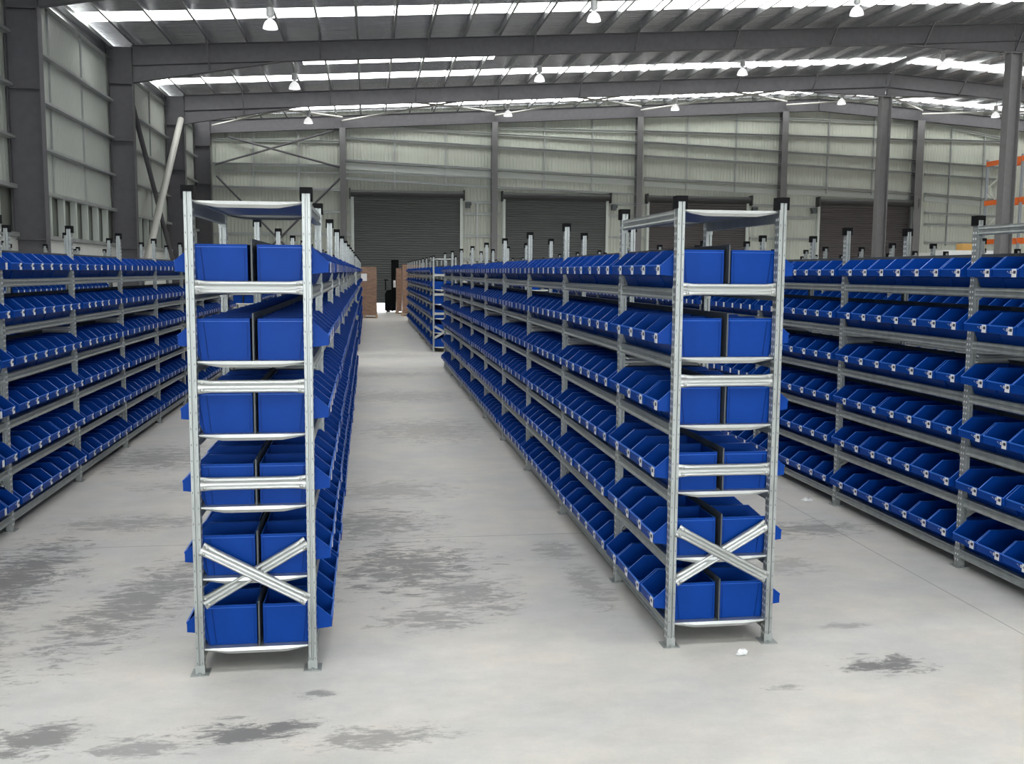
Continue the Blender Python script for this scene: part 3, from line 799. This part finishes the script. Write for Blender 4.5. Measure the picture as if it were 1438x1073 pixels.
g = MB(); g.box(.04, .20, -.315, -.30, 1.25, 1.6); link('white_plate', g.mesh('white_plate', TAG), root)
# orange pallet racking at the right
pr = link('pallet_racking', None, None, (31.2, 48.0, 0)); tag(pr, 'tall pallet racking with orange beams and grey frames near the far end wall', 'racking')
for yk in (0, -2.8, -5.6, -8.4):
    for x in (0, 1.05):
        g = MB(); g.box(x, x+.11, yk-.05, yk+.05, 0, 7.9); link('racking_upright', g.mesh('racking_upright', RUPR), pr)
    z = .4; s = 0
    while z < 7.0:
        g = MB(); p, q = ((.06, yk, z), (1.1, yk, z+1.0)); 
        if s: p, q = (1.1, yk, z), (.06, yk, z+1.0)
        g.bar(p, q, .05, .04, up=(0, 1, 0)); link('racking_brace', g.mesh('racking_brace', GUIDE), pr); z += 1.0; s ^= 1
for j_ in range(3):
    for x in (-.04, 1.10):
        for z in (7.67, 5.71, 3.76, 1.8):
            g = MB(); g.box(x, x+.05, -2.8*(j_+1)+.06, -2.8*j_-.06, z-.12, z+.12)
            g.box(x+(-.01 if x < 0 else .05), x+(0 if x < 0 else .06), -2.8*j_-.10, -2.8*j_-.055, z-.14, z+.14)
            link('racking_beam', g.mesh('racking_beam', ORANGE), pr)
# carton on a white wrapped load seen above the right rows
P = at_y(1345, 351, 42.0); zt = P.z
root = link('pallet_load', None, None, (P.x+.3, 42.0, 0)); tag(root, 'long white wrapped load showing above the right edge row', 'pallet')
pallet_parts(root, 2.6, 1.1)
g = MB(); g.box(-1.25, 1.25, -.52, .52, .141, zt-.03); g.box(-1.2, 1.2, -.54, .54, .2, zt-.06); link('wrapped_block', g.mesh('wrapped_block', WRAP), root)
g = MB(); g.box(-.32, .32, -.22, .22, 0, .30); 
c1 = tag(link('carton', g.mesh('carton', CARDY), None, (P.x+.25, 41.8, zt-.03)), 'yellow-brown carton on the white load, left one of the pair', 'box', 'cartons on the white load')
g = MB(); g.box(-.22, .22, -.2, .2, 0, .27)
c2 = tag(link('carton', g.mesh('carton', CARDY), None, (P.x+.85, 41.8, zt-.03)), 'smaller yellow-brown carton on the white load, right one of the pair', 'box', 'cartons on the white load')
for c, w, h in ((c1, .02, .30), (c2, .02, .27)):
    g = MB(); g.box(-w, w, -.225, .225, h, h+.003); link('packing_tape', g.mesh('packing_tape', TAG), c)
# crumpled scraps on the floor
def scrap(x, y, r, label):
    g = MB(); n = 9; rr = random.Random(int(x*100))
    ring = [[(r*(1-.25*k)*math.cos(2*PI*i/n)*(1+.5*rr.uniform(-1, 1)), r*(.6-.15*k)*math.sin(2*PI*i/n)*(1+.5*rr.uniform(-1, 1)), .002+k*.012+rr.uniform(0, .012)) for i in range(n)] for k in range(3)]
    for k in range(2):
        for i in range(n): q = (i+1) % n; g.poly([ring[k][i], ring[k][q], ring[k+1][q], ring[k+1][i]])
    g.poly(ring[2]); g.poly([(p[0], p[1], .001) for p in ring[0]][::-1])
    tag(obj('plastic_scrap', g, WRAP, None, (x, y, 0)), label, 'litter')
scrap(3.92, 8.45, .055, 'crumpled clear plastic scrap on the floor beside the right edge row')
scrap(1.98, 4.98, .030, 'small torn plastic scrap on the floor before the right-centre row')

# ================================================================== LIGHT
w = bpy.data.worlds.new('daylight'); SC.world = w; w.use_nodes = True
bg = w.node_tree.nodes['Background']; bg.inputs[0].default_value = (.95, .98, 1, 1); bg.inputs[1].default_value = 9.5
SC.view_settings.view_transform = 'Standard'; SC.view_settings.look = 'None'
SC.view_settings.exposure = -0.2; SC.view_settings.gamma = 1.0; SC.view_settings.use_curve_mapping = False
SC.cycles.use_denoising = True
SC.cycles.max_bounces = 8
